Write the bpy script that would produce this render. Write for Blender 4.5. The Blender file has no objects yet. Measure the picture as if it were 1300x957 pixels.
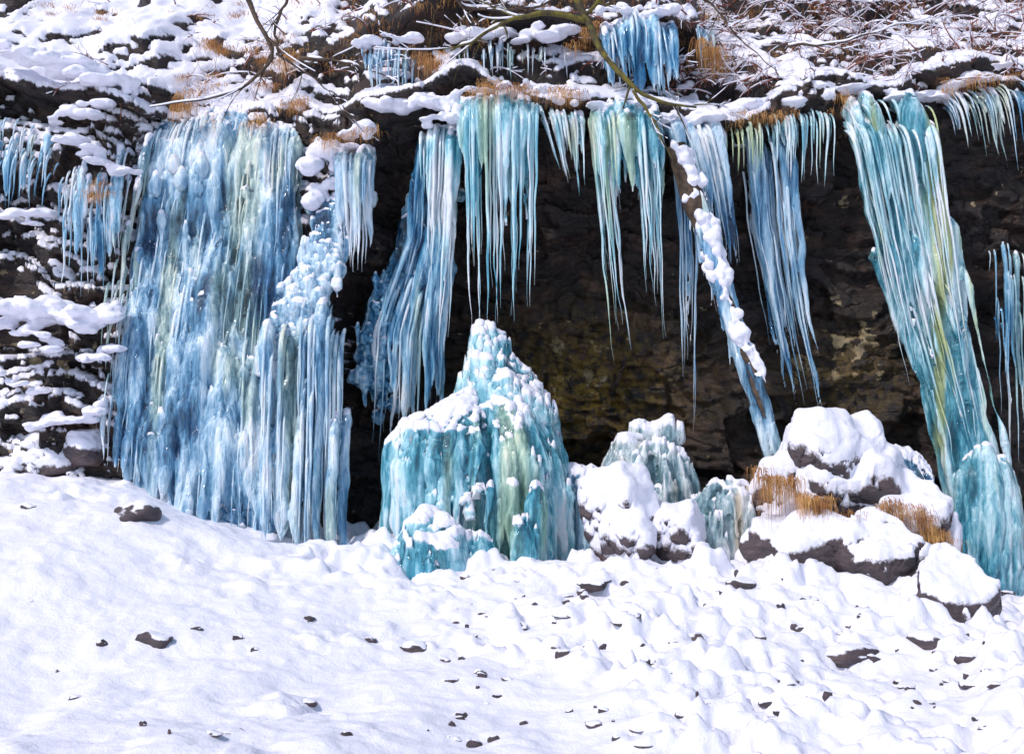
import bpy, math, random
import numpy as np
from mathutils import Vector
rng=np.random.default_rng(7); random.seed(7)
F=1400.0; CZ=1.62; CD=14.0
# ---------------------------------------------------------------- noise
def _h(ix,iy,iz,s):
    n=(ix.astype(np.int64)*374761393+iy.astype(np.int64)*668265263+iz.astype(np.int64)*1274126177+s*974711)&0xffffffff
    n=((n^(n>>13))*1274126177)&0xffffffff
    n=((n^(n>>15))*2246822519)&0xffffffff
    return ((n^(n>>16))&0xffffff)/float(0xffffff)*2-1
def vn(x,y,z,s=0):
    x,y,z=np.broadcast_arrays(np.asarray(x,float),np.asarray(y,float),np.asarray(z,float))
    xi,yi,zi=np.floor(x),np.floor(y),np.floor(z); fx,fy,fz=x-xi,y-yi,z-zi
    fx=fx*fx*(3-2*fx);fy=fy*fy*(3-2*fy);fz=fz*fz*(3-2*fz)
    def c(a,b,d): return _h(xi+a,yi+b,zi+d,s)
    l=lambda a,b,t:a+(b-a)*t
    return l(l(l(c(0,0,0),c(1,0,0),fx),l(c(0,1,0),c(1,1,0),fx),fy),l(l(c(0,0,1),c(1,0,1),fx),l(c(0,1,1),c(1,1,1),fx),fy),fz)
def fbm(x,y,z,s=0,o=4):
    a=1;r=0;t=0
    for i in range(o):
        r=r+a*vn(x*2**i,y*2**i,z*2**i,s+i*17);t+=a;a*=.5
    return r/t
def sst(a,b,x):
    t=np.clip((x-a)/(b-a),0,1);return t*t*(3-2*t)
def W(px,py,Y):
    d=CD+Y
    return np.stack([(np.asarray(px,float)-650)/F*d, np.asarray(Y,float)+0*d, CZ-(np.asarray(py,float)-478)/F*d],-1)
# ---------------------------------------------------------------- mesh utils
class MB:
    def __init__(s): s.v=[];s.f=[];s.n=0
    def add(s,v,f):
        s.v.append(np.asarray(v,float)); s.f+= (np.asarray(f)+s.n).tolist() if len(f) else []; s.n+=len(v)
    def addraw(s,v,f):
        s.v.append(np.asarray(v,float)); n=s.n; s.f+=[[i+n for i in q] for q in f]; s.n+=len(v)
    def verts(s): return np.concatenate(s.v) if s.v else np.zeros((0,3))
def tube(mb,p,r,sides=8):
    p=np.asarray(p,float);r=np.asarray(r,float);n=len(p)
    t=np.gradient(p,axis=0);t/=np.linalg.norm(t,axis=1)[:,None]+1e-9
    m=np.abs(t.mean(0)); ref=np.array([0,1.,0]) if m[1]<.8 else np.array([1.,0,0])
    u=np.cross(t,ref);u/=np.linalg.norm(u,axis=1)[:,None]+1e-9;w=np.cross(t,u)
    a=np.linspace(0,2*np.pi,sides,endpoint=False)
    if r.ndim==1:r=r[:,None]
    v=p[:,None,:]+r[...,None]*(np.cos(a)[None,:,None]*u[:,None,:]+np.sin(a)[None,:,None]*w[:,None,:])
    v=v.reshape(-1,3)
    i=np.arange(n-1)[:,None]*sides;j=np.arange(sides)[None,:];k=(j+1)%sides
    f=np.stack([i+j,i+k,i+sides+k,i+sides+j],-1).reshape(-1,4)
    v=np.concatenate([v,p[:1],p[-1:]])
    mb.add(v,f); b=mb.n-len(v);c0=mb.n-2;c1=mb.n-1
    for q in range(sides):
        mb.f.append([b+(q+1)%sides,b+q,c0]); o=b+(n-1)*sides; mb.f.append([o+q,o+(q+1)%sides,c1])
def ball(mb,c,r,seg=20,rings=12,noise=0,seed=0,fr=2.0,cuts=0):
    th=np.linspace(0,np.pi,rings+1)[1:-1];ph=np.linspace(0,2*np.pi,seg,endpoint=False)
    T,Pp=np.meshgrid(th,ph,indexing='ij')
    d=np.stack([np.sin(T)*np.cos(Pp),np.sin(T)*np.sin(Pp),np.cos(T)],-1).reshape(-1,3)
    d=np.concatenate([d,[[0,0,1],[0,0,-1]]]);R0=np.ones(len(d))
    if cuts:
        g=np.random.default_rng(int(seed)+900)
        for _ in range(cuts):
            nn=g.normal(size=3);nn/=np.linalg.norm(nn);h=g.uniform(.55,.9);dt=d@nn
            R0=np.where(dt>.05,np.minimum(R0,h/np.maximum(dt,.05)),R0)
    if noise: R0=R0*(1+noise*fbm(d[:,0]*fr+seed*3.1,d[:,1]*fr,d[:,2]*fr,int(seed),3))
    d=d*R0[:,None]
    v=d*np.asarray(r)+np.asarray(c)
    R=rings-1;i=np.arange(R-1)[:,None]*seg;j=np.arange(seg)[None,:];k=(j+1)%seg
    f=np.stack([i+j,i+seg+j,i+seg+k,i+k],-1).reshape(-1,4)
    mb.add(v,f);b=mb.n-len(v);n0=mb.n-2;n1=mb.n-1
    for q in range(seg):
        mb.f.append([b+q,b+(q+1)%seg,n0]);o=b+(R-1)*seg;mb.f.append([o+(q+1)%seg,o+q,n1])
def mkmesh(name,v,f,mat,attrs=None,smooth=True,parent=None):
    me=bpy.data.meshes.new(name);me.from_pydata(np.asarray(v).tolist(),[],f if isinstance(f,list) else f.tolist());me.update()
    if smooth: me.polygons.foreach_set('use_smooth',np.ones(len(me.polygons),bool))
    for k,a in (attrs or {}).items():
        at=me.attributes.new(k,'FLOAT','POINT');at.data.foreach_set('value',np.asarray(a,np.float32))
    me.materials.append(mat)
    ob=bpy.data.objects.new(name,me);bpy.context.scene.collection.objects.link(ob)
    if parent: ob.parent=parent
    return ob
def normals(v,f):
    me=bpy.data.meshes.new('t');me.from_pydata(v.tolist(),[],f if isinstance(f,list) else f.tolist());me.update()
    n=np.zeros(len(v)*3,np.float32);me.vertex_normals.foreach_get('vector',n)
    bpy.data.meshes.remove(me);return n.reshape(-1,3).astype(float)
def remesh(mb,vox,sm=2):
    me=bpy.data.meshes.new('t');me.from_pydata(mb.verts().tolist(),[],mb.f);me.update()
    ob=bpy.data.objects.new('t',me);bpy.context.scene.collection.objects.link(ob)
    m=ob.modifiers.new('r','REMESH');m.mode='VOXEL';m.voxel_size=vox
    s=ob.modifiers.new('s','SMOOTH');s.iterations=sm;s.factor=.5
    dg=bpy.context.evaluated_depsgraph_get();e=ob.evaluated_get(dg);em=e.to_mesh()
    v=np.zeros(len(em.vertices)*3,np.float32);em.vertices.foreach_get('co',v)
    l=np.zeros(len(em.loops),np.int32);em.loops.foreach_get('vertex_index',l)
    tot=np.zeros(len(em.polygons),np.int32);em.polygons.foreach_get('loop_total',tot)
    if (tot==4).all(): f=l.reshape(-1,4)
    else:
        st=np.concatenate([[0],np.cumsum(tot)[:-1]]);f=[l[a:a+b].tolist() for a,b in zip(st,tot)]
    e.to_mesh_clear();bpy.data.objects.remove(ob);bpy.data.meshes.remove(me)
    return v.reshape(-1,3).astype(float),f
def detail(v,f,amt,fr=(9,9,2.5),snow=None,seed=3,thick=.05,lo=.35,hi=.7,big=0):
    n=normals(v,f)
    v=v+n*(amt*fbm(v[:,0]*fr[0],v[:,1]*fr[1],v[:,2]*fr[2],seed,4)+big*fbm(v[:,0]*2.4,v[:,1]*2.4,v[:,2]*1.3,seed+5,2))[:,None]
    s=np.zeros(len(v))
    if snow:
        n=normals(v,f)
        s=sst(lo,hi,n[:,2]+.34*fbm(v[:,0]*3,v[:,1]*3,v[:,2]*3,seed+9,4))
        v=v.copy();v[:,2]+=s*thick*(1+.6*vn(v[:,0]*4,v[:,1]*4,v[:,2]*4,5))
    return v,s
# ---------------------------------------------------------------- materials
def newmat(name):
    m=bpy.data.materials.new(name);m.use_nodes=True;nt=m.node_tree;nt.nodes.clear()
    return m,nt,nt.nodes,nt.links
def ramp(N,stops):
    r=N.new('ShaderNodeValToRGB');e=r.color_ramp.elements
    while len(e)<len(stops): e.new(.5)
    for a,(p,c) in zip(e,stops): a.position=p;a.color=(*c,1)
    return r
def noise(N,L,vec,scale,det=4,rough=.55,dist=0):
    n=N.new('ShaderNodeTexNoise');n.inputs['Scale'].default_value=scale;n.inputs['Detail'].default_value=det
    n.inputs['Roughness'].default_value=rough;n.inputs['Distortion'].default_value=dist;L.new(vec,n.inputs['Vector']);return n
def mapping(N,L,sc,loc=(0,0,0)):
    tc=N.new('ShaderNodeTexCoord');m=N.new('ShaderNodeMapping');m.inputs['Scale'].default_value=sc;m.inputs['Location'].default_value=loc
    L.new(tc.outputs['Object'],m.inputs['Vector']);return m.outputs[0]
def bump(N,L,h,st,dist,norm=None):
    b=N.new('ShaderNodeBump');b.inputs['Strength'].default_value=st;b.inputs['Distance'].default_value=dist
    L.new(h,b.inputs['Height'])
    if norm:L.new(norm,b.inputs['Normal'])
    return b.outputs[0]
def mixc(N,L,f,a,b,mode='MIX'):
    m=N.new('ShaderNodeMix');m.data_type='RGBA';m.blend_type=mode
    for s,x in ((0,f),(6,a),(7,b)):
        if isinstance(x,bpy.types.NodeSocket):L.new(x,m.inputs[s])
        else:m.inputs[s].default_value=x if s==0 else (*x,1)
    return m.outputs[2]
def attr(N,name):
    a=N.new('ShaderNodeAttribute');a.attribute_name=name;return a.outputs['Fac']
def snow_bsdf(N,L):
    v=mapping(N,L,(1,1,1))
    n1=noise(N,L,v,9,3,.6);n2=noise(N,L,v,70,1,.6)
    b=bump(N,L,n1.outputs[0],.4,.05);b=bump(N,L,n2.outputs[0],.35,.010,b)
    p=N.new('ShaderNodeBsdfPrincipled')
    p.inputs['Base Color'].default_value=(.87,.865,.945,1);p.inputs['Roughness'].default_value=.6;p.inputs['Specular IOR Level'].default_value=.3
    L.new(b,p.inputs['Normal']);return p
def finish(N,L,base,snow=True):
    o=N.new('ShaderNodeOutputMaterial')
    if not snow:
        L.new(base,o.inputs[0]);return
    v=mapping(N,L,(1,1,1));n=noise(N,L,v,16,3,.7)
    ad=N.new('ShaderNodeMath');ad.operation='MULTIPLY_ADD';L.new(n.outputs[0],ad.inputs[0]);ad.inputs[1].default_value=.9;L.new(attr(N,'snow'),ad.inputs[2])
    r=ramp(N,[(.62,(0,0,0)),(.82,(1,1,1))]);
    sb=N.new('ShaderNodeMath');sb.operation='MULTIPLY';L.new(ad.outputs[0],sb.inputs[0]);sb.inputs[1].default_value=.8
    L.new(sb.outputs[0],r.inputs[0])
    mx=N.new('ShaderNodeMixShader');L.new(r.outputs[0],mx.inputs[0]);L.new(base,mx.inputs[1]);L.new(snow_bsdf(N,L).outputs[0],mx.inputs[2])
    L.new(mx.outputs[0],o.inputs[0])
def ice_mat(name,deep,mid,pale,yel=.5,trans=.42,stain=(.60,.66,.22)):
    m,nt,N,L=newmat(name)
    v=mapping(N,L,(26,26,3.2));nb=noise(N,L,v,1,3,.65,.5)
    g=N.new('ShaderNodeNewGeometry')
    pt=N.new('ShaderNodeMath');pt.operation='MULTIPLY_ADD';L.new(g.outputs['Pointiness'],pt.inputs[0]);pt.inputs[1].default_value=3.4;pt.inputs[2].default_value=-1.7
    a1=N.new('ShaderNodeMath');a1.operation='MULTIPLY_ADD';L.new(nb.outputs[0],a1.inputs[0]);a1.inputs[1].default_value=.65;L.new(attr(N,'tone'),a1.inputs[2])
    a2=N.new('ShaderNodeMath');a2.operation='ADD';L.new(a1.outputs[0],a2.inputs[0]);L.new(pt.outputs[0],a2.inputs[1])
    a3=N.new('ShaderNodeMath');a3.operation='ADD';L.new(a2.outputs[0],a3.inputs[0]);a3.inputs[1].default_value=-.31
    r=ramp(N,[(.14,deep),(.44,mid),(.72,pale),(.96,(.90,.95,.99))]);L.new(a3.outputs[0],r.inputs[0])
    ym=N.new('ShaderNodeMath');ym.operation='MULTIPLY';L.new(attr(N,'yel'),ym.inputs[0]);ym.inputs[1].default_value=yel
    col=mixc(N,L,ym.outputs[0],r.outputs[0],stain)
    p=N.new('ShaderNodeBsdfPrincipled');L.new(col,p.inputs['Base Color'])
    rr=ramp(N,[(.3,(.05,)*3),(.75,(.28,)*3)]);L.new(attr(N,'tone'),rr.inputs[0]);L.new(rr.outputs[0],p.inputs['Roughness'])
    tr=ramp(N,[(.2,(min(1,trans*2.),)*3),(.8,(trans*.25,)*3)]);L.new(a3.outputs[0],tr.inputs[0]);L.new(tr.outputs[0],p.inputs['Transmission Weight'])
    p.inputs['IOR'].default_value=1.31;p.inputs['Specular IOR Level'].default_value=.9
    p.inputs['Coat Weight'].default_value=.7;p.inputs['Coat Roughness'].default_value=.04;p.inputs['Coat IOR'].default_value=1.5
    vc=mapping(N,L,(1,1,.6));nc=noise(N,L,vc,45,2,.5)
    b=bump(N,L,nb.outputs[0],.9,.03);b=bump(N,L,nc.outputs[0],.6,.010,b);L.new(b,p.inputs['Normal'])
    L.new(b,p.inputs['Coat Normal'])
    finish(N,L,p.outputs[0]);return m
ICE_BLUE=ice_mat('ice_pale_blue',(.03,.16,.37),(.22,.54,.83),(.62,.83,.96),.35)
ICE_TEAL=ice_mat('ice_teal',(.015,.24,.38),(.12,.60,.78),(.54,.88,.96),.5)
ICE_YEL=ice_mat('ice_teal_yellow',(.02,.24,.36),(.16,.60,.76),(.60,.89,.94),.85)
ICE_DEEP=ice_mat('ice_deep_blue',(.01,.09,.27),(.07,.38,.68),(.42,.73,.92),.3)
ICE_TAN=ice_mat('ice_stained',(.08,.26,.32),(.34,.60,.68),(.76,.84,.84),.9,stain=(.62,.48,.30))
def ice_attrs(v,seed=0):
    x,y,z=v.T
    tone=.53+.46*fbm(x*5.5,y*5.5,z*.8,seed+201,4)+.34*fbm(x*1.3,y*1.3,z*1.1,seed+205,3)+.18*vn(x*16,y*16,z*1.2,207)
    ye=sst(.12,.5,fbm(x*4.2,y*2,z*.45,seed+301,3)+.2*vn(x*.9,0,z*.5,303))
    return {'tone':np.clip(tone,0,1),'yel':ye}
def rock_mat(name,dark,mid,light,moss=False):
    m,nt,N,L=newmat(name)
    v=mapping(N,L,(1,1,2.2));n=noise(N,L,v,1.6,6,.68,.5)
    r=ramp(N,[(.32,dark),(.52,mid),(.74,light)]);L.new(n.outputs[0],r.inputs[0])
    col=r.outputs[0];v2=mapping(N,L,(1,1,1))
    if moss:
        n2=noise(N,L,v2,4.2,5,.62,.3)
        la=N.new('ShaderNodeMath');la.operation='MULTIPLY_ADD';L.new(attr(N,'lichen'),la.inputs[0]);la.inputs[1].default_value=.14;L.new(n2.outputs[0],la.inputs[2])
        r2=ramp(N,[(.66,(0,0,0)),(.69,(.85,.85,.85))]);L.new(la.outputs[0],r2.inputs[0])
        col=mixc(N,L,r2.outputs[0],col,(.38,.30,.17))
        n4=noise(N,L,v2,7,4,.7)
        mu=N.new('ShaderNodeMath');mu.operation='MULTIPLY';L.new(attr(N,'moss'),mu.inputs[0])
        rm=ramp(N,[(.42,(0,0,0)),(.58,(1,1,1))]);L.new(n4.outputs[0],rm.inputs[0]);L.new(rm.outputs[0],mu.inputs[1])
        col=mixc(N,L,mu.outputs[0],col,(.21,.13,.015))
    p=N.new('ShaderNodeBsdfPrincipled');L.new(col,p.inputs['Base Color']);p.inputs['Roughness'].default_value=.40
    nb=noise(N,L,v,6,6,.72);vo=N.new('ShaderNodeTexVoronoi');vo.feature='DISTANCE_TO_EDGE';vo.inputs['Scale'].default_value=1.4
    nd=noise(N,L,v2,3,2,.5);mv=N.new('ShaderNodeMix');mv.data_type='VECTOR';mv.inputs[0].default_value=.35;L.new(v,mv.inputs[4]);L.new(nd.outputs[1],mv.inputs[5]);L.new(mv.outputs[1],vo.inputs['Vector'])
    rv=ramp(N,[(0,(0,0,0)),(.04,(1,1,1))]);L.new(vo.outputs['Distance'],rv.inputs[0])
    b=bump(N,L,nb.outputs[0],.8,.07);b=bump(N,L,rv.outputs[0],.5,.03,b);L.new(b,p.inputs['Normal'])
    finish(N,L,p.outputs[0]);return m
ROCK=rock_mat('cliff_rock',(.005,.004,.004),(.020,.013,.011),(.10,.055,.036),True)
STONE=rock_mat('stone_rock',(.03,.025,.03),(.09,.065,.07),(.2,.14,.13))
m,nt,N,L=newmat('snow');finish(N,L,snow_bsdf(N,L).outputs[0],False);SNOW=m
def simple(name,c1,c2,rough=.8,scale=5):
    m,nt,N,L=newmat(name);v=mapping(N,L,(1,1,1));n=noise(N,L,v,scale,3)
    r=ramp(N,[(.35,c1),(.65,c2)]);L.new(n.outputs[0],r.inputs[0]);p=N.new('ShaderNodeBsdfPrincipled')
    L.new(r.outputs[0],p.inputs['Base Color']);p.inputs['Roughness'].default_value=rough
    finish(N,L,p.outputs[0],False);return m
GRASS=simple('dry_grass_blades',(.26,.10,.025),(.66,.36,.12),.8,4)
BARK=simple('bark',(.035,.022,.015),(.12,.08,.05),.85,12)
TWIG=simple('twig_bark',(.12,.03,.022),(.32,.10,.055),.8,4)
MOSS=simple('mossy_bark',(.05,.04,.02),(.18,.15,.02),.9,8)
# ---------------------------------------------------------------- cliff
rimU=[-1600,0,180,400,520,600,740,900,930,1070,1300,2900]
rimV=[60,85,120,150,128,108,128,142,145,118,95,90]
wS=np.array([-1000,-125,-100,-25,0,50,150,300,480,750.])
cols={-1600:(11,1.8,1.5,.6,.3,.25,.1,-.1,-.4,-.6),
 150:(11,1.8,1.5,.6,.3,.25,.1,-.1,-.4,-.6),
 200:(11,1.9,1.7,.9,.6,.45,.2,-.15,-.55,-.9),
 400:(10.7,1.3,1.2,.7,.35,.3,.1,-.1,-.4,-.7),
 470:(10.5,.5,.7,.25,-.2,.1,.45,.6,.6,.3),
 520:(10.5,.2,.65,.2,-.45,.35,.85,1.05,1.0,.6),
 700:(10.5,.2,.65,.2,-.45,.35,.85,1.1,1.0,.6),
 880:(10.5,.2,.65,.2,-.45,.2,.5,.7,.7,.5),
 940:(11,1.5,1.2,.4,-.15,.15,.35,.4,.4,.1),
 1300:(11,1.5,1.2,.4,-.15,.15,.25,.3,.3,.0),
 2900:(11,1.5,1.2,.4,-.15,.15,.25,.3,.3,.0)}
cu=np.array(sorted(cols));ct=np.array([cols[k] for k in sorted(cols)],float)
def cliffW(x,z):
    u=650+100*x;v=640-100*z+14*fbm(x*1.1,z*.7,3.3,41,3)
    return u,v-np.interp(u,rimU,rimV)-18*vn(x*1.7,0,0,8)
def cliffY(x,z):
    u,w=cliffW(x,z)
    i=np.clip(np.searchsorted(cu,u)-1,0,len(cu)-2);t=np.clip((u-cu[i])/(cu[i+1]-cu[i]),0,1);t=t*t*(3-2*t)
    j=np.clip(np.searchsorted(wS,w)-1,0,len(wS)-2);q=np.clip((w-wS[j])/(wS[j+1]-wS[j]),0,1)
    b=lambda a:ct[a,j]*(1-q)+ct[a,j+1]*q
    y=b(i)*(1-t)+b(i+1)*t
    wx=x+.45*vn(x*1.2,z*1.2,0,51)+.1*vn(x*4,z*4,0,57);wz=z+.16*x*.5+.3*vn(x*.9,z*1.3,5,52)+.05*vn(x*4,z*4,0,58)
    def blocks(sx,sz,s):
        row=np.floor(wz/sz);cx=np.floor(wx/sx+_h(row,row*0,row*0,s)*.5)
        return _h(cx,row,row*0+1,s+3)
    def strata(sz,s):
        r=np.floor(wz/sz);return _h(r,r*0,r*0+3,s)
    left=1-sst(170,260,u); amp=.17+.08*left
    below=sst(-30,10,w)
    y=y+below*(amp*blocks(1.2,.7,61)+amp*.5*blocks(.5,.26,71)+.22*left*strata(.8,79)+.05*blocks(.16,.09,73))
    y=y+.28*fbm(x*.8,z*.8,1.5,31,4)+.06*fbm(x*5,z*7,1.5,33,4)+(1-below)*(.5*fbm(x*1.1,z*1.1,2,35,4)+.1*fbm(x*4,z*4,2,36,3))
    return y
def axis(segs):
    o=[]
    for a,b,s in segs:o+=list(np.arange(a,b,s))
    o.append(segs[-1][1]);return np.array(o,float)
us=axis([(-1600,-200,20),(-200,1500,2.6),(1500,2900,20)]);vs=axis([(-1000,-60,8),(-60,760,2.6),(760,900,20)])
U,V=np.meshgrid(us,vs);X=(U-650)/100;Z=(640-V)/100;Yc=cliffY(X,Z)
nv,nu=U.shape;v=np.stack([X,Yc,Z],-1).reshape(-1,3)
i=np.arange(nv-1)[:,None]*nu;j=np.arange(nu-1)[None,:];f=np.stack([i+j,i+nu+j,i+nu+j+1,i+j+1],-1).reshape(-1,4)
n=normals(v,f)
_,wv=cliffW(v[:,0],v[:,2]);pxv=650+100*v[:,0];pyv=640-100*v[:,2]
shel=sst(15,60,wv)*sst(380,480,pxv)
abv=1-sst(-20,5,wv)
up=abv*sst(330,420,pxv)
sn=sst(.38,.62,n[:,2]+.42*fbm(v[:,0]*2.2,v[:,1]*2.2,v[:,2]*2.2,91,5)-.17*up+.12*abv*(1-sst(330,420,pxv)))
sn=sn*(1-.93*shel)
moss=np.exp(-((pxv-740)/120)**2-((pyv-500)/85)**2)+.4*np.exp(-((pxv-1080)/100)**2-((pyv-480)/60)**2)
lich=np.exp(-((pxv-1085)/75)**2-((pyv-440)/60)**2)+.7*np.exp(-((pxv-740)/80)**2-((pyv-470)/60)**2)+.6*np.exp(-((pxv-60)/90)**2-((pyv-470)/90)**2)
frost=np.exp(-((pxv-230)/110)**2-((pyv-190)/110)**2)*.6*(.6+fbm(v[:,0]*6,v[:,1]*6,v[:,2]*6,99,4))
v[:,2]+=sn*.08;v[:,1]-=sn*.03
mkmesh('rock_cliff',v,f,ROCK,{'snow':np.clip(sn+frost,0,1),'moss':moss,'lichen':lich})
# ---------------------------------------------------------------- ground
gU=[-1600,0,100,200,300,450,600,800,950,1250,2900];gZ=[.7,.52,.42,.14,-.1,-.42,-.6,-.5,-.5,-1.0,-1.05]
humps=[(-1.3,-2.0,.5,.14),(.0,-2.2,.7,.16),(1.2,-2.4,.7,.2),(2.3,-2.3,.8,.22),(3.4,-2.9,1.0,.24),(4.6,-2.4,.9,.22),(2.8,-3.6,1.2,.12),(-3.4,-1.9,.9,.14),(-2.3,-1.7,.6,.12),(.4,-3.6,1.3,.1)]
def G(x,y):
    x=np.asarray(x,float);y=np.asarray(y,float)
    b=np.interp(650+100*x*14/13,gU,gZ);t=sst(-6.2,-1.0,y)
    g=-.82*(1-t)+b*t
    for (hx,hy,hr,hh) in humps: g=g+hh*np.exp(-((x-hx)/hr)**2-((y-hy)/(hr*.7))**2)
    near=1-sst(18,40,np.hypot(x,y+8))
    rough=sst(-.25,.45,fbm(x*.6,y*.6,3,18,3)*1.3+.13*x+.04)
    k=fbm(x*.7,y*.7,0,11,3)*.21+fbm(x*2.3,y*2.3,0,12,4)*(.035+.06*rough)+fbm(x*9,y*9,0,22,2)*.010
    c=fbm(x*2.4,y*2.9,0,15,3);c2=fbm(x*5.5,y*6,0,16,2)
    lump=.17*sst(.05,.45,c)+.07*sst(.05,.5,c2)-.11*sst(.15,.5,-c2)
    return g+near*(k+lump*(.12+.88*rough))+(1-near)*.4*fbm(x*.1,y*.1,0,19,3)
gx=axis([(-150,-12,3),(-12,-7,.2),(-7,7,.032),(7,12,.2),(12,150,3)]);gy=axis([(-150,-14,3),(-14,-9.5,.2),(-9.5,.3,.032),(.3,4,.3),(4,150,4)])
GX,GY=np.meshgrid(gx,gy);ny,nx=GX.shape;v=np.stack([GX,GY,G(GX,GY)],-1).reshape(-1,3)
i=np.arange(ny-1)[:,None]*nx;j=np.arange(nx-1)[None,:];f=np.stack([i+j,i+j+1,i+nx+j+1,i+nx+j],-1).reshape(-1,4)
mkmesh('snowy_ground',v,f,SNOW)
def ghit(px,py):
    d=np.arange(4,15,.02);p=W(px,py,d-CD);h=G(p[:,0],p[:,1]);k=np.argmax(p[:,2]<h)
    return p[k] if (p[:,2]<h).any() else p[-1]
# ---------------------------------------------------------------- ice tools
def rows_path(rows,t,s):
    R=[np.asarray(r,float) for r in rows];pts=[]
    for r in R:
        tt=np.linspace(0,1,len(r));pts.append([np.interp(t,tt,r[:,c]) for c in range(3)])
    pts=np.array(pts);k=np.linspace(0,1,len(pts))
    return W(np.interp(s,k,pts[:,0]),np.interp(s,k,pts[:,1]),np.interp(s,k,pts[:,2]))
def icicle(mb,p,r0,sides=8,power=.85,seed=0,tip=.003,ripple=.12,wander=.012,keep=0.12):
    n=len(p);t=np.linspace(0,1,n)
    z=p[:,2];p=p.copy()
    p[:,0]+=wander*vn(z*3,seed,0,5)*2*t;p[:,1]+=wander*vn(z*3,seed,7,6)*2*t
    r=r0*(keep+(1-keep)*(1-t)**power)*(1+ripple*vn(z*16,seed*1.7,0,9)+ripple*.8*vn(z*5,seed*1.3,0,10))
    r=r*np.minimum(1,(1-t)*7+.02)*np.minimum(1,.45+t*9)+tip*(1-t)
    a=np.linspace(0,2*np.pi,sides,endpoint=False)
    rr=r[:,None]*(1+.24*vn(np.cos(a)[None,:]*1.6+seed*2.3,np.sin(a)[None,:]*1.6,z[:,None]*1.2,21))
    tube(mb,p,np.maximum(rr,.0012),sides)
def shoulder(p,g,k=1.):
    d=np.concatenate([[0],np.cumsum(np.linalg.norm(np.diff(p,axis=0),axis=1))])
    p=p.copy();p[:,1]+=.34*k*np.exp(-d/.11);p[:,2]+=(g.uniform(-.10,.03))*np.exp(-d/.3);return p
def cluster(name,rows,nth,nthin,rth,rthin,mat,fth=(.35,.85),fthin=(.35,1.),jy=.12,vox=.018,extra=None,det=.014,s0=(0,0),seed=1,lo=.6,hi=.9,pw=.8,snap=None,jx=.02,big=0,jz=0,sh=1.):
    g=np.random.default_rng(seed);mb=MB()
    for q in range(nth):
        t=g.random();a=g.uniform(*s0)*(g.random()>.3);b=min(1,a+g.uniform(*fth))
        s=a+(b-a)*np.linspace(0,1,28)**1.35;p=rows_path(rows,t,s);p[:,1]+=g.uniform(-jy,jy);p[:,0]+=g.normal()*jx+jx*vn(p[:,2]*1.5,q,0,3);p[:,2]+=g.normal()*jz
        p=shoulder(p,g,sh*(1 if a==0 else .5))
        icicle(mb,p,g.uniform(*rth),9,pw,g.random()*50,.01,.15,.02,.3)
    if extra:extra(mb,g)
    v,f=remesh(mb,vox);v,s=detail(v,f,det,snow=True,lo=lo,hi=hi,seed=seed+3,big=big)
    m2=MB()
    for q in range(nthin):
        t=snap[g.integers(len(snap))]+g.normal()*.025 if snap and g.random()<.7 else g.random()
        a=g.uniform(*s0)*(g.random()>.2);b=min(1,a+g.uniform(*fthin))
        L=max(b-a,.05);s_=a+(b-a)*np.linspace(0,1,30)**1.2;p=rows_path(rows,np.clip(t,0,1),s_);p[:,1]+=g.uniform(-jy,jy)*1.25-.02;p[:,0]+=g.normal()*jx;p[:,2]+=g.normal()*jz
        p=shoulder(p,g,.8*sh)
        icicle(m2,p,g.uniform(*rthin)*(.6+.5*L),8,.75,g.random()*50)
    out=MB()
    out.add(v,f) if not isinstance(f,list) else out.addraw(v,f)
    if m2.n: out.addraw(m2.verts(),m2.f)
    A={'snow':np.concatenate([s,np.zeros(m2.n)])};A.update(ice_attrs(out.verts(),seed))
    return mkmesh(name,out.verts(),out.f,mat,A)
# left frozen waterfall -------------------------------------------------
rowsL=[[(212,150,.42),(290,135,.4),(368,160,.22)],
       [(180,290,.02),(270,300,-.05),(366,300,-.12)],
       [(162,440,-.45),(250,450,-.5),(350,450,-.5)],
       [(150,600,-.9),(232,668,-1.1),(345,705,-1.2)]]
def exL(mb,g):
    for q in range(22):
        t=(q+.5)/22;s=np.linspace(.2*g.random(),1.03,30);p=rows_path(rowsL,t,s);p[:,1]+=.12
        icicle(mb,p,g.uniform(.13,.19),10,.2,g.random()*40,.02,.12,.03,.8)
    for q in range(60):
        c=g.uniform(185,360);y=g.uniform(200,600);r=g.uniform(.03,.07);Y=np.interp(y,[150,300,450,640],[.2,-.1,-.5,-1.0])
        ball(mb,W(c,y,Y-.05),(r,r*.7,r*1.8),12,8,.2,q)
cluster('frozen_waterfall',rowsL,130,440,(.05,.12),(.014,.034),ICE_BLUE,(.2,.7),(.06,.35),.07,.019,exL,.035,s0=(0,.82),seed=11,lo=.62,hi=.92,pw=.5,big=.12,jx=.04)
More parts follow.
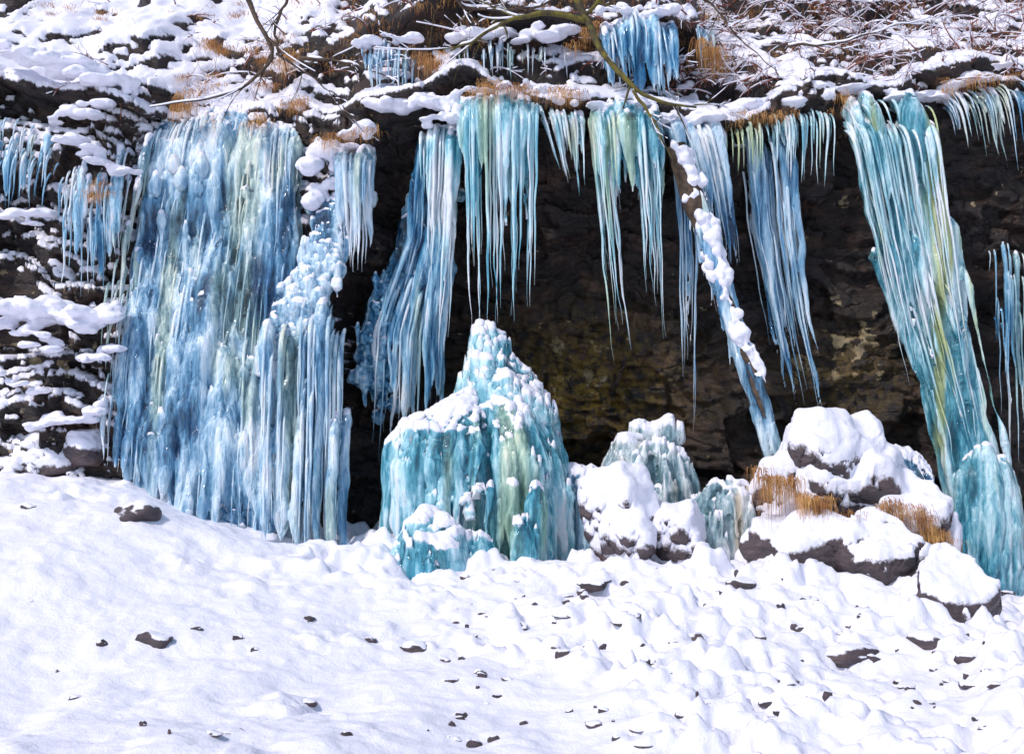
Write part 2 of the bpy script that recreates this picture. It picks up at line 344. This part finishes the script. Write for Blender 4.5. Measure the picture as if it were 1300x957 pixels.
def knob(name,path,n,sx,sy,Yf,mat,seed,rr=(.03,.09),lo=.35,hi=.7,back=.1):
    g=np.random.default_rng(seed);mb=MB();K=np.linspace(0,1,len(path))
    at=lambda k:(np.interp(k,K,[a[0] for a in path]),np.interp(k,K,[a[1] for a in path]))
    for q in range(14):
        k=np.linspace(0,1,30);x,y=at(k);p=W(x+g.normal()*sx*.8,y+g.normal()*sy*.5,Yf(y)+.08+back*g.random())
        icicle(mb,p,g.uniform(.08,.14),10,.15,q*3.3,.02,.3,.03,.7)
    for q in range(n):
        k=g.random();x,y=at(k);px=x+g.normal()*sx;py=y+g.normal()*sy
        r=g.uniform(*rr);Y=Yf(py)+g.uniform(-.02,.10);c=W(px,py,Y);ball(mb,c,(r*1.2,r*1.1,r*g.uniform(.8,1.3)),12,8,.3,q)
        if g.random()<.6:
            L=g.uniform(.12,.45);icicle(mb,np.linspace(c+[0,-.02,0],c+[0,-.03,-L],14),r*.7,8,.8,q,.008,.12,.01,.2)
    v,f=remesh(mb,.017);v,s=detail(v,f,.05,(7,7,7),True,seed,.04,lo,hi);A={'snow':s};A.update(ice_attrs(v,seed));return mkmesh(name,v,f,mat,A)
knob('knobby_ice',[(345,470),(385,380),(420,300),(452,240)],200,13,20,lambda y:np.interp(y,[150,300,450,600],[.1,-.3,-.72,-1.0]),ICE_BLUE,61,rr=(.025,.07),lo=.4,hi=.75)
knob('knobby_ice',[(548,250),(525,340),(485,430),(475,500)],150,15,22,lambda y:.1+0*y,ICE_DEEP,62,lo=.6,hi=.9)
cluster('icicle_cluster',[[(428,190,-.35),(468,190,-.4)],[(436,350,-.4),(466,345,-.4)]],14,26,(.05,.08),(.015,.035),ICE_BLUE,jy=.1,seed=12)
cluster('icicle_cluster',[[(340,400,-.75),(440,390,-.8)],[(332,680,-1.25),(434,740,-1.35)]],20,70,(.045,.085),(.016,.030),ICE_BLUE,(.45,1.05),(.3,1),.12,seed=13,s0=(0,.5),pw=.35,jz=.08)
cluster('icicle_cluster',[[(530,170,-.1),(578,165,-.1)],[(520,300,.0),(575,310,.0)],[(478,420,.1),(565,430,.0)],[(470,590,.0),(562,560,.0)]],30,60,(.05,.09),(.02,.035),ICE_DEEP,(.3,.8),(.2,.7),.12,.02,None,.02,s0=(0,.5),seed=14)
cluster('icicle_cluster',[[(532,160,-.55),(585,155,-.55)],[(534,290,-.55),(570,480,-.55)]],14,26,(.045,.075),(.016,.034),ICE_TEAL,(.3,.7),(.4,1),.12,seed=15)
# centre curtains
cluster('icicle_cluster',[[(584,128,-.75),(630,118,-.8),(682,130,-.75)],[(586,230,-.75),(632,240,-.8),(679,235,-.75)],[(592,425,-.75),(634,430,-.8),(676,385,-.75)]],34,60,(.055,.1),(.014,.034),ICE_TEAL,(.25,.7),(.4,1),.16,seed=16,snap=[.1,.2,.45,.55,.75,.95],big=.04)
cluster('icicle_cluster',[[(684,132,-.7),(738,138,-.65)],[(708,210,-.7),(742,265,-.65)]],8,26,(.03,.05),(.012,.026),ICE_TEAL,(.3,.6),(.4,1),.1,seed=17,jz=.03)
cluster('icicle_cluster',[[(750,145,-.7),(790,132,-.8),(836,140,-.75)],[(757,230,-.7),(795,240,-.75),(845,240,-.75)],[(785,500,-.7),(812,395,-.75),(850,465,-.75)]],34,50,(.055,.1),(.014,.034),ICE_TEAL,(.25,.6),(.4,1),.16,seed=18,snap=[.02,.12,.3,.75,.9],big=.04)
cluster('icicle_cluster',[[(766,40,.1),(805,8,.0),(855,30,.1)],[(768,110,-.1),(812,135,-.15),(864,118,-.05)]],26,44,(.05,.09),(.02,.035),ICE_DEEP,(.55,1),(.4,1.05),.15,seed=19,big=.05)
cluster('icicle_cluster',[[(458,62,-.0),(490,52,0),(522,62,.0)],[(464,112,-.0),(492,128,0),(520,118,.0)]],8,34,(.03,.05),(.01,.024),ICE_BLUE,(.3,.7),(.3,1),.1,seed=20,jz=.03)
cluster('icicle_cluster',[[(575,56,.1),(640,48,.1),(722,56,.1)],[(580,92,.1),(640,105,.1),(722,92,.1)]],4,44,(.03,.04),(.01,.022),ICE_BLUE,(.3,.7),(.2,1),.1,seed=21,jz=.03)
cluster('icicle_cluster',[[(882,20,.3),(912,30,.3)],[(890,90,.2),(908,95,.2)]],4,14,(.03,.05),(.01,.024),ICE_BLUE,(.4,.8),(.3,1),.1,seed=22)
cluster('icicle_cluster',[[(850,148,-.4),(915,152,-.35)],[(878,250,-.35),(930,255,-.3)],[(905,390,-.3),(948,420,-.2)]],18,34,(.04,.08),(.016,.03),ICE_BLUE,(.4,.85),(.3,1),.12,seed=23)
cluster('icicle_cluster',[[(852,150,-.35),(880,150,-.35)],[(866,330,-.35),(890,330,-.3)],[(868,520,-.3),(882,595,-.3)]],3,9,(.03,.04),(.016,.026),ICE_BLUE,(.55,.85),(.6,1),.05,seed=24)
# right thin columns
cluster('icicle_cluster',[[(944,165,-.05),(1000,160,-.05)],[(955,290,.0),(1008,290,.0)],[(980,420,.0),(1022,400,.0)],[(1002,535,-.05),(1052,530,-.05)]],17,50,(.035,.07),(.012,.026),ICE_BLUE,(.35,1.0),(.2,.8),.1,seed=25,s0=(0,.3))
cluster('icicle_cluster',[[(925,155,-.25),(1075,130,-.25)],[(925,225,-.25),(1070,240,-.25)]],4,60,(.03,.04),(.01,.024),ICE_YEL,(.3,.6),(.2,1),.08,seed=26,jz=.03)
# right giant
rowsR=[[(1076,125,-.35),(1120,112,-.4),(1188,128,-.35)],[(1104,260,-.35),(1150,260,-.4),(1202,265,-.35)],[(1148,420,-.4),(1190,430,-.45),(1232,430,-.4)],[(1194,560,-.5),(1225,570,-.55),(1258,575,-.5)],[(1216,750,-.65),(1255,765,-.75),(1300,770,-.6)]]
def exR(mb,g):
    for q in range(13):
        t=g.random();s=np.linspace(g.uniform(0,.35),1.02,34);p=rows_path(rowsR,t,s);p[:,1]+=g.uniform(.0,.15)
        icicle(mb,p,g.uniform(.06,.1),10,.2,g.random()*40,.02,.15,.03,.7)
    for q in range(16):
        c=W(g.uniform(1225,1275),g.uniform(595,640),-.7);ball(mb,c,(.16,.15,.24),14,10,.15,q)
    for q in range(40):
        x=g.uniform(1204,1298);a=(x-1250)/46;p=np.linspace(W(x,568+80*a*a+g.uniform(0,70)*(g.random()<.6),-.78+.3*a*a),W(x+g.uniform(-6,12),775,-.98+.2*a*a),20)
        p[:,1]-=.12*np.sin(np.linspace(0,3.14,20))
        icicle(mb,p,g.uniform(.035,.075),9,.3,q*1.3,.02,.2,.02,.6)
cluster('frozen_waterfall',rowsR,38,50,(.045,.09),(.014,.03),ICE_YEL,(.2,.5),(.1,.4),.14,.017,exR,.03,s0=(0,.55),seed=27,big=.07,jx=.05)
cluster('icicle_cluster',[[(1082,150,-.5),(1185,150,-.5)],[(1105,270,-.5),(1200,270,-.5)],[(1158,500,-.5),(1230,470,-.5)]],8,64,(.04,.06),(.014,.03),ICE_YEL,(.3,.6),(.3,1),.12,seed=28,snap=[.02,.2,.35,.6,.95],jx=.04)
cluster('icicle_cluster',[[(1195,118,-.15),(1330,92,-.15)],[(1212,190,-.15),(1345,230,-.15)]],10,60,(.04,.06),(.01,.026),ICE_BLUE,(.3,.7),(.1,1),.12,seed=29,jz=.04)
cluster('icicle_cluster',[[(1262,310,.05),(1380,300,.05)],[(1262,430,.05),(1385,440,.05)],[(1268,600,.0),(1385,650,.0)]],9,80,(.025,.045),(.009,.02),ICE_DEEP,(.3,.9),(.12,.5),.08,seed=30,s0=(0,.5),jz=.06,sh=.25)
cluster('icicle_cluster',[[(80,222,-.35),(115,210,-.3),(150,222,-.25)],[(76,355,-.5),(112,385,-.45),(150,350,-.45)]],14,54,(.04,.07),(.01,.022),ICE_DEEP,(.3,.7),(.15,.7),.1,seed=31,s0=(0,.4),jz=.06,sh=.5)
cluster('icicle_cluster',[[(-20,150,-.35),(70,170,-.3)],[(-20,265,-.4),(60,260,-.35)]],9,54,(.03,.06),(.01,.022),ICE_DEEP,(.3,.6),(.1,.8),.1,seed=32,s0=(0,.4),jz=.06,sh=.5)
cluster('icicle_cluster',[[(150,190,.0),(210,160,.3)],[(140,330,-.35),(176,330,-.1)],[(128,470,-.5),(165,470,-.45)],[(122,590,-.8),(160,600,-.85)]],12,70,(.03,.06),(.01,.024),ICE_BLUE,(.1,.3),(.05,.25),.08,seed=34,s0=(0,.8),jz=.05,lo=.3,hi=.6,sh=.3)
# ---------------------------------------------------------------- ice mounds
def mound(name,cx,cy,z0,ztop,R,mat,tiers=(),seed=0,n=110,depth=.8,lo=.35,hi=.65,extra=None,vox=.019):
    g=np.random.default_rng(seed);mb=MB();H=ztop-z0
    ball(mb,(cx,cy,z0+H*.42),(R*.86,R*depth*.86,H*.56),28,18,.12,seed)
    for (dx,dy,r,zt,zb) in tiers:
        ball(mb,(cx+dx,cy+dy,(zt+zb)/2),(r*.85,r*.8,(zt-zb)/2),22,14,.2,seed+2)
        for q in range(int(60*r)):
            a=g.uniform(0,2*math.pi);p0=np.array([cx+dx+math.cos(a)*r*.15,cy+dy+math.sin(a)*r*.15,zt-.12*g.random()])
            p1=np.array([cx+dx+math.cos(a)*r*.8,cy+dy+math.sin(a)*r*.8,zt-.2*(zt-zb)]);p2=p1+np.array([math.cos(a)*r*.4,math.sin(a)*r*.4,-.8*(zt-zb)])
            s=np.linspace(0,1,16);p=((1-s)**2)[:,None]*p0+(2*s*(1-s))[:,None]*p1+(s**2)[:,None]*p2
            icicle(mb,p,g.uniform(.03,.06),8,.4,q,.01,.1,.01,.4)
    for q in range(n):
        a=g.uniform(math.pi*.9,math.pi*2.1);k=g.uniform(.82,1.08)*(1+.1*vn(a*2.2,seed,0,4))
        zs=g.uniform(.0,1.)**1.5
        s=np.linspace(zs*.6,min(1.02,zs*.6+g.uniform(.3,1.)),26)
        rr=R*k*np.interp(s,[0,.12,.25,.4,.65,1],[.08,.5,.78,.94,1.0,1.06]);zz=np.interp(s,[0,.12,.25,.4,.65,1],[ztop,ztop-.06*H,ztop-.17*H,ztop-.34*H,ztop-.62*H,z0-.1])
        p=np.stack([cx+np.cos(a)*rr,cy+np.sin(a)*rr*depth,zz],-1)
        icicle(mb,p,g.uniform(.025,.075),9,.5,q*1.1,.01,.2,.02,.35)
    if extra:extra(mb,g)
    v,f=remesh(mb,vox,1);v,s=detail(v,f,.04,snow=True,seed=seed,thick=.09,lo=lo,hi=hi,big=.12)
    A={'snow':s};A.update(ice_attrs(v,seed));return mkmesh(name,v,f,mat,A)
def exM(mb,g):
    # tapering column of frozen spray rising from the back of the mound
    kk=np.linspace(0,1,14);top=W(622,420,-.55);bot=W(642,545,-.65);core=top+(bot-top)*kk[:,None]
    cr=np.interp(kk,[0,.08,.3,.55,1],[.06,.13,.24,.44,.66]);tube(mb,core,cr,16)
    for q in range(110):
        k=g.random()**.8;a=g.uniform(math.pi*.9,math.pi*2.1);R=np.interp(k,kk,cr);c=top+(bot-top)*k+np.array([math.cos(a)*R*.92,math.sin(a)*R*.92,0])
        r=g.uniform(.03,.075);L=g.uniform(.08,.35);icicle(mb,np.linspace(c+[0,0,r],c+[math.cos(a)*.12,math.sin(a)*.12,-L],12),r,8,.6,q,.01,.2,.01,.3)
    for (px,py,Y,rx,rz) in ((548,715,-1.95,.46,.44),(682,665,-1.85,.15,.42),(668,700,-2.0,.16,.34),(603,715,-1.9,.2,.34)):
        ball(mb,W(px,py,Y),(rx,rx*.8,rz),24,18,.3,int(px))
    cx,cy,R,zt,z0=-.88,-1.15,.58,1.02,-.7
    ball(mb,(cx,cy,.25),(R*.9,R*.75,.78),26,18,.15,77)
    for q in range(70):
        a=g.uniform(math.pi*.85,math.pi*1.9);s=np.linspace(g.uniform(0,.4),g.uniform(.6,1.0),22);k=g.uniform(.85,1.05)
        rr=R*k*np.interp(s,[0,.15,.35,1],[.2,.75,.98,1.05]);zz=np.interp(s,[0,.15,.35,1],[zt,zt-.1,zt-.4,z0])
        icicle(mb,np.stack([cx+np.cos(a)*rr,cy+np.sin(a)*rr*.8,zz],-1),g.uniform(.025,.06),9,.5,q*1.7,.01,.2,.02,.35)
mound('ice_mound',-.36,-.95,-.75,1.30,.92,ICE_TEAL,(),40,150,lo=.48,hi=.74,extra=exM)
def exM2(mb,g):
    for q in range(24): ball(mb,W(g.uniform(806,864),g.uniform(548,575),-.75),(.14,.14,.1),12,8,.3,q)
mound('ice_mound',1.62,-.9,-.6,.82,.58,ICE_TAN,(),41,90,lo=.6,hi=.9,extra=exM2)
mound('ice_mound',2.38,-1.5,-.7,.40,.40,ICE_TAN,(),42,60,lo=.5,hi=.8)
mound('ice_mound',.85,-.75,-.6,.50,.38,ICE_BLUE,(),43,60,lo=.4,hi=.7)
mound('ice_mound',4.7,-.7,-1.,.70,.42,ICE_BLUE,(),44,50)
# ---------------------------------------------------------------- boulders
def boulder(name,parts,mat,thick=.1,lo=.1,hi=.42,seed=0,amt=.07,vox=.022,fr=(3,3,5)):
    mb=MB()
    for q,(px,py,Y,rx,ry,rz) in enumerate(parts): ball(mb,W(px,py,Y),(rx*1.12,ry*1.12,rz*1.12),36,24,.18,seed+q,1.6,cuts=11)
    v,f=remesh(mb,vox,2);v,s=detail(v,f,amt,fr,True,seed,thick,lo,hi)
    return mkmesh(name,v,f,mat,{'snow':s})
boulder('snow_covered_boulder',[(785,655,-1.9,.38,.35,.5),(800,690,-2.1,.3,.3,.3)],STONE,seed=50,thick=.14,lo=-.5,hi=-.1)
boulder('snow_covered_boulder',[(862,690,-2.0,.3,.3,.36)],STONE,seed=51,thick=.14,lo=-.5,hi=-.1)
boulder('snow_covered_boulder',[(1030,605,-1.3,.58,.6,.62),(1090,630,-1.4,.75,.6,.56),(1150,670,-1.6,.45,.5,.5),(1000,640,-1.5,.4,.4,.35),(1060,590,-1.2,.5,.5,.45),(1190,700,-1.7,.3,.4,.4)],STONE,seed=52,thick=.16,lo=-.3,hi=.1)
boulder('snow_covered_boulder',[(1045,700,-2.3,.5,.4,.36),(1110,712,-2.4,.5,.4,.44),(985,695,-2.2,.35,.3,.25),(1150,738,-2.5,.3,.3,.36)],STONE,seed=53,thick=.10,lo=.3,hi=.65)
boulder('snow_covered_boulder',[(1205,770,-3.2,.46,.4,.50),(1175,800,-3.35,.32,.3,.36)],STONE,seed=54,thick=.10,lo=.25,hi=.6)
boulder('snow_covered_boulder',[(60,590,-.5,.5,.4,.3),(110,575,-.5,.25,.3,.25),(20,600,-.6,.4,.4,.2)],STONE,seed=55,thick=.1,lo=.1,hi=.45)
mb=MB()
st=[(170,655,.28,.14),(195,815,.19,.07),(525,826,.16,.06),(715,835,.1,.05),(757,744,.2,.06),(660,798,.09,.04),(1075,832,.30,.08),(1110,838,.12,.05),(880,812,.1,.05),(125,820,.06,.04),(300,812,.07,.03),(1180,820,.2,.1),(940,742,.16,.06),(1015,800,.1,.05),(35,645,.1,.05),(680,770,.05,.03),(590,735,.06,.04),(470,815,.08,.03),(850,860,.09,.05),(610,860,.06,.03),(760,820,.12,.04),(1230,840,.1,.05)]
for q in range(190): st.append((rng.uniform(20,1290) if q%4==0 else rng.uniform(560,1290),rng.uniform(720,950),rng.uniform(.012,.065)*(1 if q%5 else 2.),rng.uniform(.012,.035)))
for q,(px,py,a,h) in enumerate(st):
    p=ghit(px,py);ball(mb,(p[0],p[1]+.05,p[2]),(a,a*.8,h*1.4),22,14,.18,q+5,1.6,cuts=10)
v=mb.verts();n=normals(v,mb.f);s=sst(.5,.9,n[:,2]+.6*fbm(v[:,0]*9,v[:,1]*9,v[:,2]*9,4,3))
mkmesh('scattered_stones',v,mb.f,STONE,{'snow':s})
# ---------------------------------------------------------------- rim snow
mb=MB()
def lump(px,py,Y,rx,rz,q):
    ball(mb,W(px,py,Y),(rx,rx*1.1,rz),16,10,.45,q,2.2)
segs=[((520,128),(590,130),-.5,14,.13,.08),((535,160),(585,140),-.65,10,.11,.06),((590,114),(690,114),-.5,14,.13,.06),((690,125),(738,132),-.5,9,.11,.05),((750,138),(835,128),-.5,12,.12,.06),((840,150),(910,150),-.3,10,.15,.08),((925,140),(1070,118),.05,24,.18,.08),((1075,115),(1190,122),-.1,14,.18,.05),((1190,110),(1300,85),.1,16,.2,.08),((385,215),(470,160),-.2,18,.15,.1),((395,260),(440,200),-.15,12,.12,.1),((470,135),(560,125),-.35,14,.15,.07),((0,275),(60,272),-.4,8,.16,.05),((70,165),(170,225),-.35,14,.16,.06),((60,155),(130,135),-.2,10,.16,.06),((0,388),(150,398),-.7,34,.17,.08),((0,405),(150,410),-.65,26,.14,.06),((0,60),(170,110),.0,26,.22,.08),((20,425),(80,440),-.75,8,.15,.05),((40,545),(130,520),-.8,12,.17,.07),((0,470),(60,500),-.8,7,.14,.05),((100,460),(150,440),-.7,7,.13,.05),((760,12),(855,14),.1,9,.14,.06),((455,52),(525,50),.1,8,.14,.05),((570,45),(725,42),.2,16,.16,.06)]
k=0
for (a,b,Y,n_,rx,rz) in segs:
    for q in range(n_):
        t=(q+rng.random())/n_;lump(a[0]+(b[0]-a[0])*t,a[1]+(b[1]-a[1])*t+rng.normal()*5,Y+rng.uniform(-.12,.15),rx*rng.uniform(.4,1.1),rz*rng.uniform(.4,1.1),k);k+=1
v,f=remesh(mb,.02,5);v,_=detail(v,f,.06,(4,4,4),False,8);mkmesh('snow_cornice',v,f,SNOW)
# ---------------------------------------------------------------- fallen log
mb=MB();s=np.linspace(0,1,60);c=np.stack([np.interp(s,[0,.35,.7,1],[858,895,945,988]),np.interp(s,[0,.35,.7,1],[185,300,450,590]),np.interp(s,[0,1],[-.75,-1.1])],-1)
P=W(c[:,0],c[:,1],c[:,2])
tube(mb,P,.13+.03*vn(s*9,0,0,3)-.04*s,12)
logob=mkmesh('fallen_log',mb.verts(),mb.f,BARK)
mb=MB()
for q in range(95):
    t0=rng.random()**1.1*.72;t1=t0+rng.uniform(.03,.10)
    if vn(t0*9,3,0,6)<-.6: continue
    ss=np.linspace(t0,t1,12);p=np.stack([np.interp(ss,s,P[:,k]) for k in range(3)],-1)+[.02+rng.normal()*.05,-.07+rng.normal()*.03,.06]
    r=rng.uniform(.03,.08)*(1.15-.6*t0);tube(mb,p,np.maximum(r*np.sin(np.linspace(.1,3.04,12))**.6*(1+.4*vn(ss*60,q,0,2)),.004),10)
v,f=remesh(mb,.015,3);v,_=detail(v,f,.05,(7,7,7),False,5);mkmesh('log_snow',v,f,SNOW,parent=logob)
mb=MB()
for q in range(50):
    t=rng.uniform(.15,.9);ss=np.linspace(t,min(1,t+rng.uniform(.1,.35)),20);p=np.stack([np.interp(ss,s,P[:,k]) for k in range(3)],-1)+[rng.uniform(-.11,.10),-.05+rng.uniform(-.05,.05),0]
    icicle(mb,p,rng.uniform(.03,.065),9,.5,q)
for q in range(30):
    t=rng.uniform(.1,.85);p=np.array([np.interp(t,s,P[:,k]) for k in range(3)])+[rng.uniform(-.1,.02),0,0];icicle(mb,np.linspace(p,p+[0.02,0,-rng.uniform(.15,.5)],14),rng.uniform(.015,.03),8,.8,q)
v,f=remesh(mb,.014);v,s2=detail(v,f,.012,snow=True,seed=2,thick=.02);A={'snow':s2};A.update(ice_attrs(v,3));mkmesh('log_ice',v,f,ICE_BLUE,A,parent=logob)
# ---------------------------------------------------------------- grass
gm=MB()
def tuft(p,n,L,spread=.06,droop=1.,out=.5,w=.004):
    for q in range(n):
        a=rng.uniform(0,2*math.pi);d=np.array([math.cos(a),-abs(math.sin(a))*1.2,0])*rng.uniform(.2,1)*out
        l=L*rng.uniform(.4,1.15);s=np.linspace(0,1,6);b=np.asarray(p)+[rng.normal()*spread,rng.normal()*spread*.6,rng.normal()*spread*.3]
        pts=b+l*(s[:,None]*d+np.array([0,0,1])*((.55*s-1.25*droop*s*s))[:,None])+rng.normal(size=3)*.01
        sd=np.array([math.cos(a+1.57),math.sin(a+1.57)*.4,0])*w
        wd=(1-s*.9)[:,None]*sd
        v=np.concatenate([pts-wd,pts+wd]);f=[[i,i+1,i+7,i+6] for i in range(5)];gm.add(v,f)
def trow(a,b,Y,n,L,k=45,droop=1.,out=.5,sp=.06):
    for q in range(n):
        t=rng.random();tuft(W(a[0]+(b[0]-a[0])*t,a[1]+(b[1]-a[1])*t+rng.normal()*5,Y+rng.uniform(-.1,.1)),int(k*rng.uniform(.3,1.3)),L*rng.uniform(.6,1.2),sp,droop,out)
trow((600,106),(738,120),-.88,18,.32);trow((535,75),(560,70),-.1,6,.45);trow((405,175),(475,165),-.5,8,.35,35)
trow((220,130),(260,120),.05,9,.4);trow((265,60),(350,75),.9,11,.5,50,.6);trow((340,80),(370,70),.8,7,.5)
trow((925,155),(1075,125),-.3,16,.24,35);trow((1190,110),(1300,95),-.2,12,.25,35);trow((360,130),(400,130),.0,7,.35)
trow((962,600),(1010,612),-2.1,9,.45,60,1.3);trow((1020,635),(1055,640),-2.2,8,.36,60,1.3);trow((1120,640),(1150,650),-2.25,7,.36,50,1.3);trow((1165,645),(1205,690),-2.2,12,.44,50,1.4)
trow((1070,655),(1120,668),-2.3,6,.22,40);trow((100,240),(135,240),-.6,6,.25,40);trow((720,60),(760,30),.1,6,.35,40);trow((880,50),(930,90),.2,12,.5,50)
trow((30,18),(330,20),1.9,18,.35,40,.5);trow((180,95),(350,110),.6,10,.3,35,.7);trow((230,150),(380,150),.0,8,.25,30,1.)
for q in range(300):
    px=rng.uniform(330,1330);z=rng.uniform(5.6,7.8);x=(px-650)/90;y=float(cliffY(np.array([x]),np.array([z]))[0]);tuft((x,y-.03,z),rng.integers(15,45),rng.uniform(.2,.45),.12,.7,.5)
mkmesh('dry_grass',gm.verts(),gm.f,GRASS)
# ---------------------------------------------------------------- branches and brush
def curve(pts,n=24):
    p=np.array([W(a,b,c) for a,b,c in pts]);k=np.linspace(0,1,len(p));s=np.linspace(0,1,n)
    q=np.stack([np.interp(s,k,p[:,i]) for i in range(3)],-1)
    for _ in range(3): q[1:-1]=(q[:-2]+q[1:-1]*2+q[2:])/4
    sd=rng.random()*99;q[:,0]+=.03*vn(s*9,sd,0,1);q[:,2]+=.03*vn(s*9,sd,3,2);return q
def branch(bm,sm,q,r0,r1,lvl=2,nt=5):
    n=len(q);r=np.linspace(r0,r1,n);tube(bm,q,r*(1+.15*vn(np.arange(n)*.7,r0*99,0,3)),5)
    sn=q.copy();sn[:,2]+=r*.9
    m=sst(-.3,.1,vn(np.arange(n)*.45,q[0,0]*9,0,4))
    t=np.gradient(q,axis=0);t/=np.linalg.norm(t,axis=1)[:,None];h=1-np.abs(t[:,2])
    tube(sm,sn,np.maximum((r*.85+.006)*m*np.clip(h*1.6,0,1),.0005),5)
    if lvl:
        for k in range(nt):
            i=rng.integers(int(n*.2),n-2);d=t[i]+rng.normal(size=3)*.7;d/=np.linalg.norm(d);L=np.linalg.norm(q[-1]-q[0])*rng.uniform(.2,.45)
            s=np.linspace(0,1,10);c=rng.normal(size=3)*.25
            qq=q[i]+L*(s[:,None]*d+(s*s)[:,None]*c);branch(bm,sm,qq,r[i]*.55,max(r[i]*.15,.002),lvl-1,4)
def tree_branch(curves,mat,lvl=2):
    bm,sm=MB(),MB()
    for pts,r0,r1,nt in curves: branch(bm,sm,curve(pts),r0,r1,lvl,nt)
    o=mkmesh('bare_branch',bm.verts(),bm.f,mat);mkmesh('branch_snow',sm.verts(),sm.f,SNOW,parent=o)
tree_branch([([(725,-30,-.6),(745,30,-.8),(770,75,-1.),(805,115,-1.1),(850,132,-1.1),(885,138,-1.1)],.055,.014,5),([(805,115,-1.1),(835,160,-1.1),(860,215,-1.05)],.022,.005,3),([(745,30,-.8),(690,12,-.8),(640,28,-.8),(600,52,-.8),(570,66,-.8)],.04,.012,5)],MOSS)
tree_branch([([(300,-30,-.6),(325,20,-.7),(352,68,-.8),(320,105,-.85),(260,128,-.85),(192,135,-.85)],.035,.008,5),([(352,68,-.8),(420,115,-.9),(465,170,-.95)],.016,.004,3),([(370,-20,-.4),(350,30,-.6),(352,68,-.8)],.02,.015,3)],BARK)
tree_branch([([(560,-20,.2),(590,10,.0),(660,15,-.2),(730,-10,-.3)],.035,.012,6),([(380,72,.4),(440,78,.1),(500,100,-.1)],.025,.006,4),([(880,-20,0),(930,40,-.3),(985,90,-.5)],.02,.004,5),([(1000,60,-.3),(1080,50,-.5),(1180,20,-.5)],.02,.005,6)],BARK)
bm,sm=MB(),MB()
for q in range(760):
    x=rng.uniform(2.2,8.5) if q<640 else rng.uniform(-6,2.2);z=rng.uniform(5.3,8.2);y=float(cliffY(np.array([x]),np.array([z]))[0])
    a=rng.uniform(-1,1);d=np.array([a,-rng.uniform(.2,.8),rng.uniform(.1,.8)]);L=rng.uniform(.3,.9);s=np.linspace(0,1,10)
    qq=np.array([x,y,z])+L*(s[:,None]*d+(s*s)[:,None]*np.array([rng.normal()*.3,-.1,-rng.uniform(.1,.8)]))
    branch(bm,sm,qq,rng.uniform(.007,.014),.003,1,6)
o=mkmesh('snowy_brush',bm.verts(),bm.f,TWIG);mkmesh('brush_snow',sm.verts(),sm.f,SNOW,parent=o)
# ---------------------------------------------------------------- light, sky, camera
sc=bpy.context.scene
w=bpy.data.worlds.new('World');sc.world=w;w.use_nodes=True;nt=w.node_tree
bg=nt.nodes['Background'];sky=nt.nodes.new('ShaderNodeTexSky');sky.sky_type='NISHITA';sky.sun_disc=False
el,rot=math.radians(49),math.radians(228)
sky.sun_elevation=el;sky.sun_rotation=rot;nt.links.new(sky.outputs[0],bg.inputs[0]);bg.inputs[1].default_value=.15
ld=bpy.data.lights.new('sun','SUN');ld.energy=2.55;ld.angle=math.radians(6);ld.color=(1,.92,.91)
lo=bpy.data.objects.new('sun',ld);sc.collection.objects.link(lo)
dv=Vector((math.sin(rot)*math.cos(el),math.cos(rot)*math.cos(el),math.sin(el)));lo.rotation_euler=dv.to_track_quat('Z','Y').to_euler()
cd=bpy.data.cameras.new('camera');cd.sensor_width=36;cd.lens=36*F/1300;cd.clip_end=600
co=bpy.data.objects.new('camera',cd);co.location=(0,-CD,CZ);co.rotation_euler=(math.radians(90),0,0);sc.collection.objects.link(co);sc.camera=co
sc.view_settings.view_transform='Standard';sc.view_settings.look='None';sc.view_settings.exposure=0
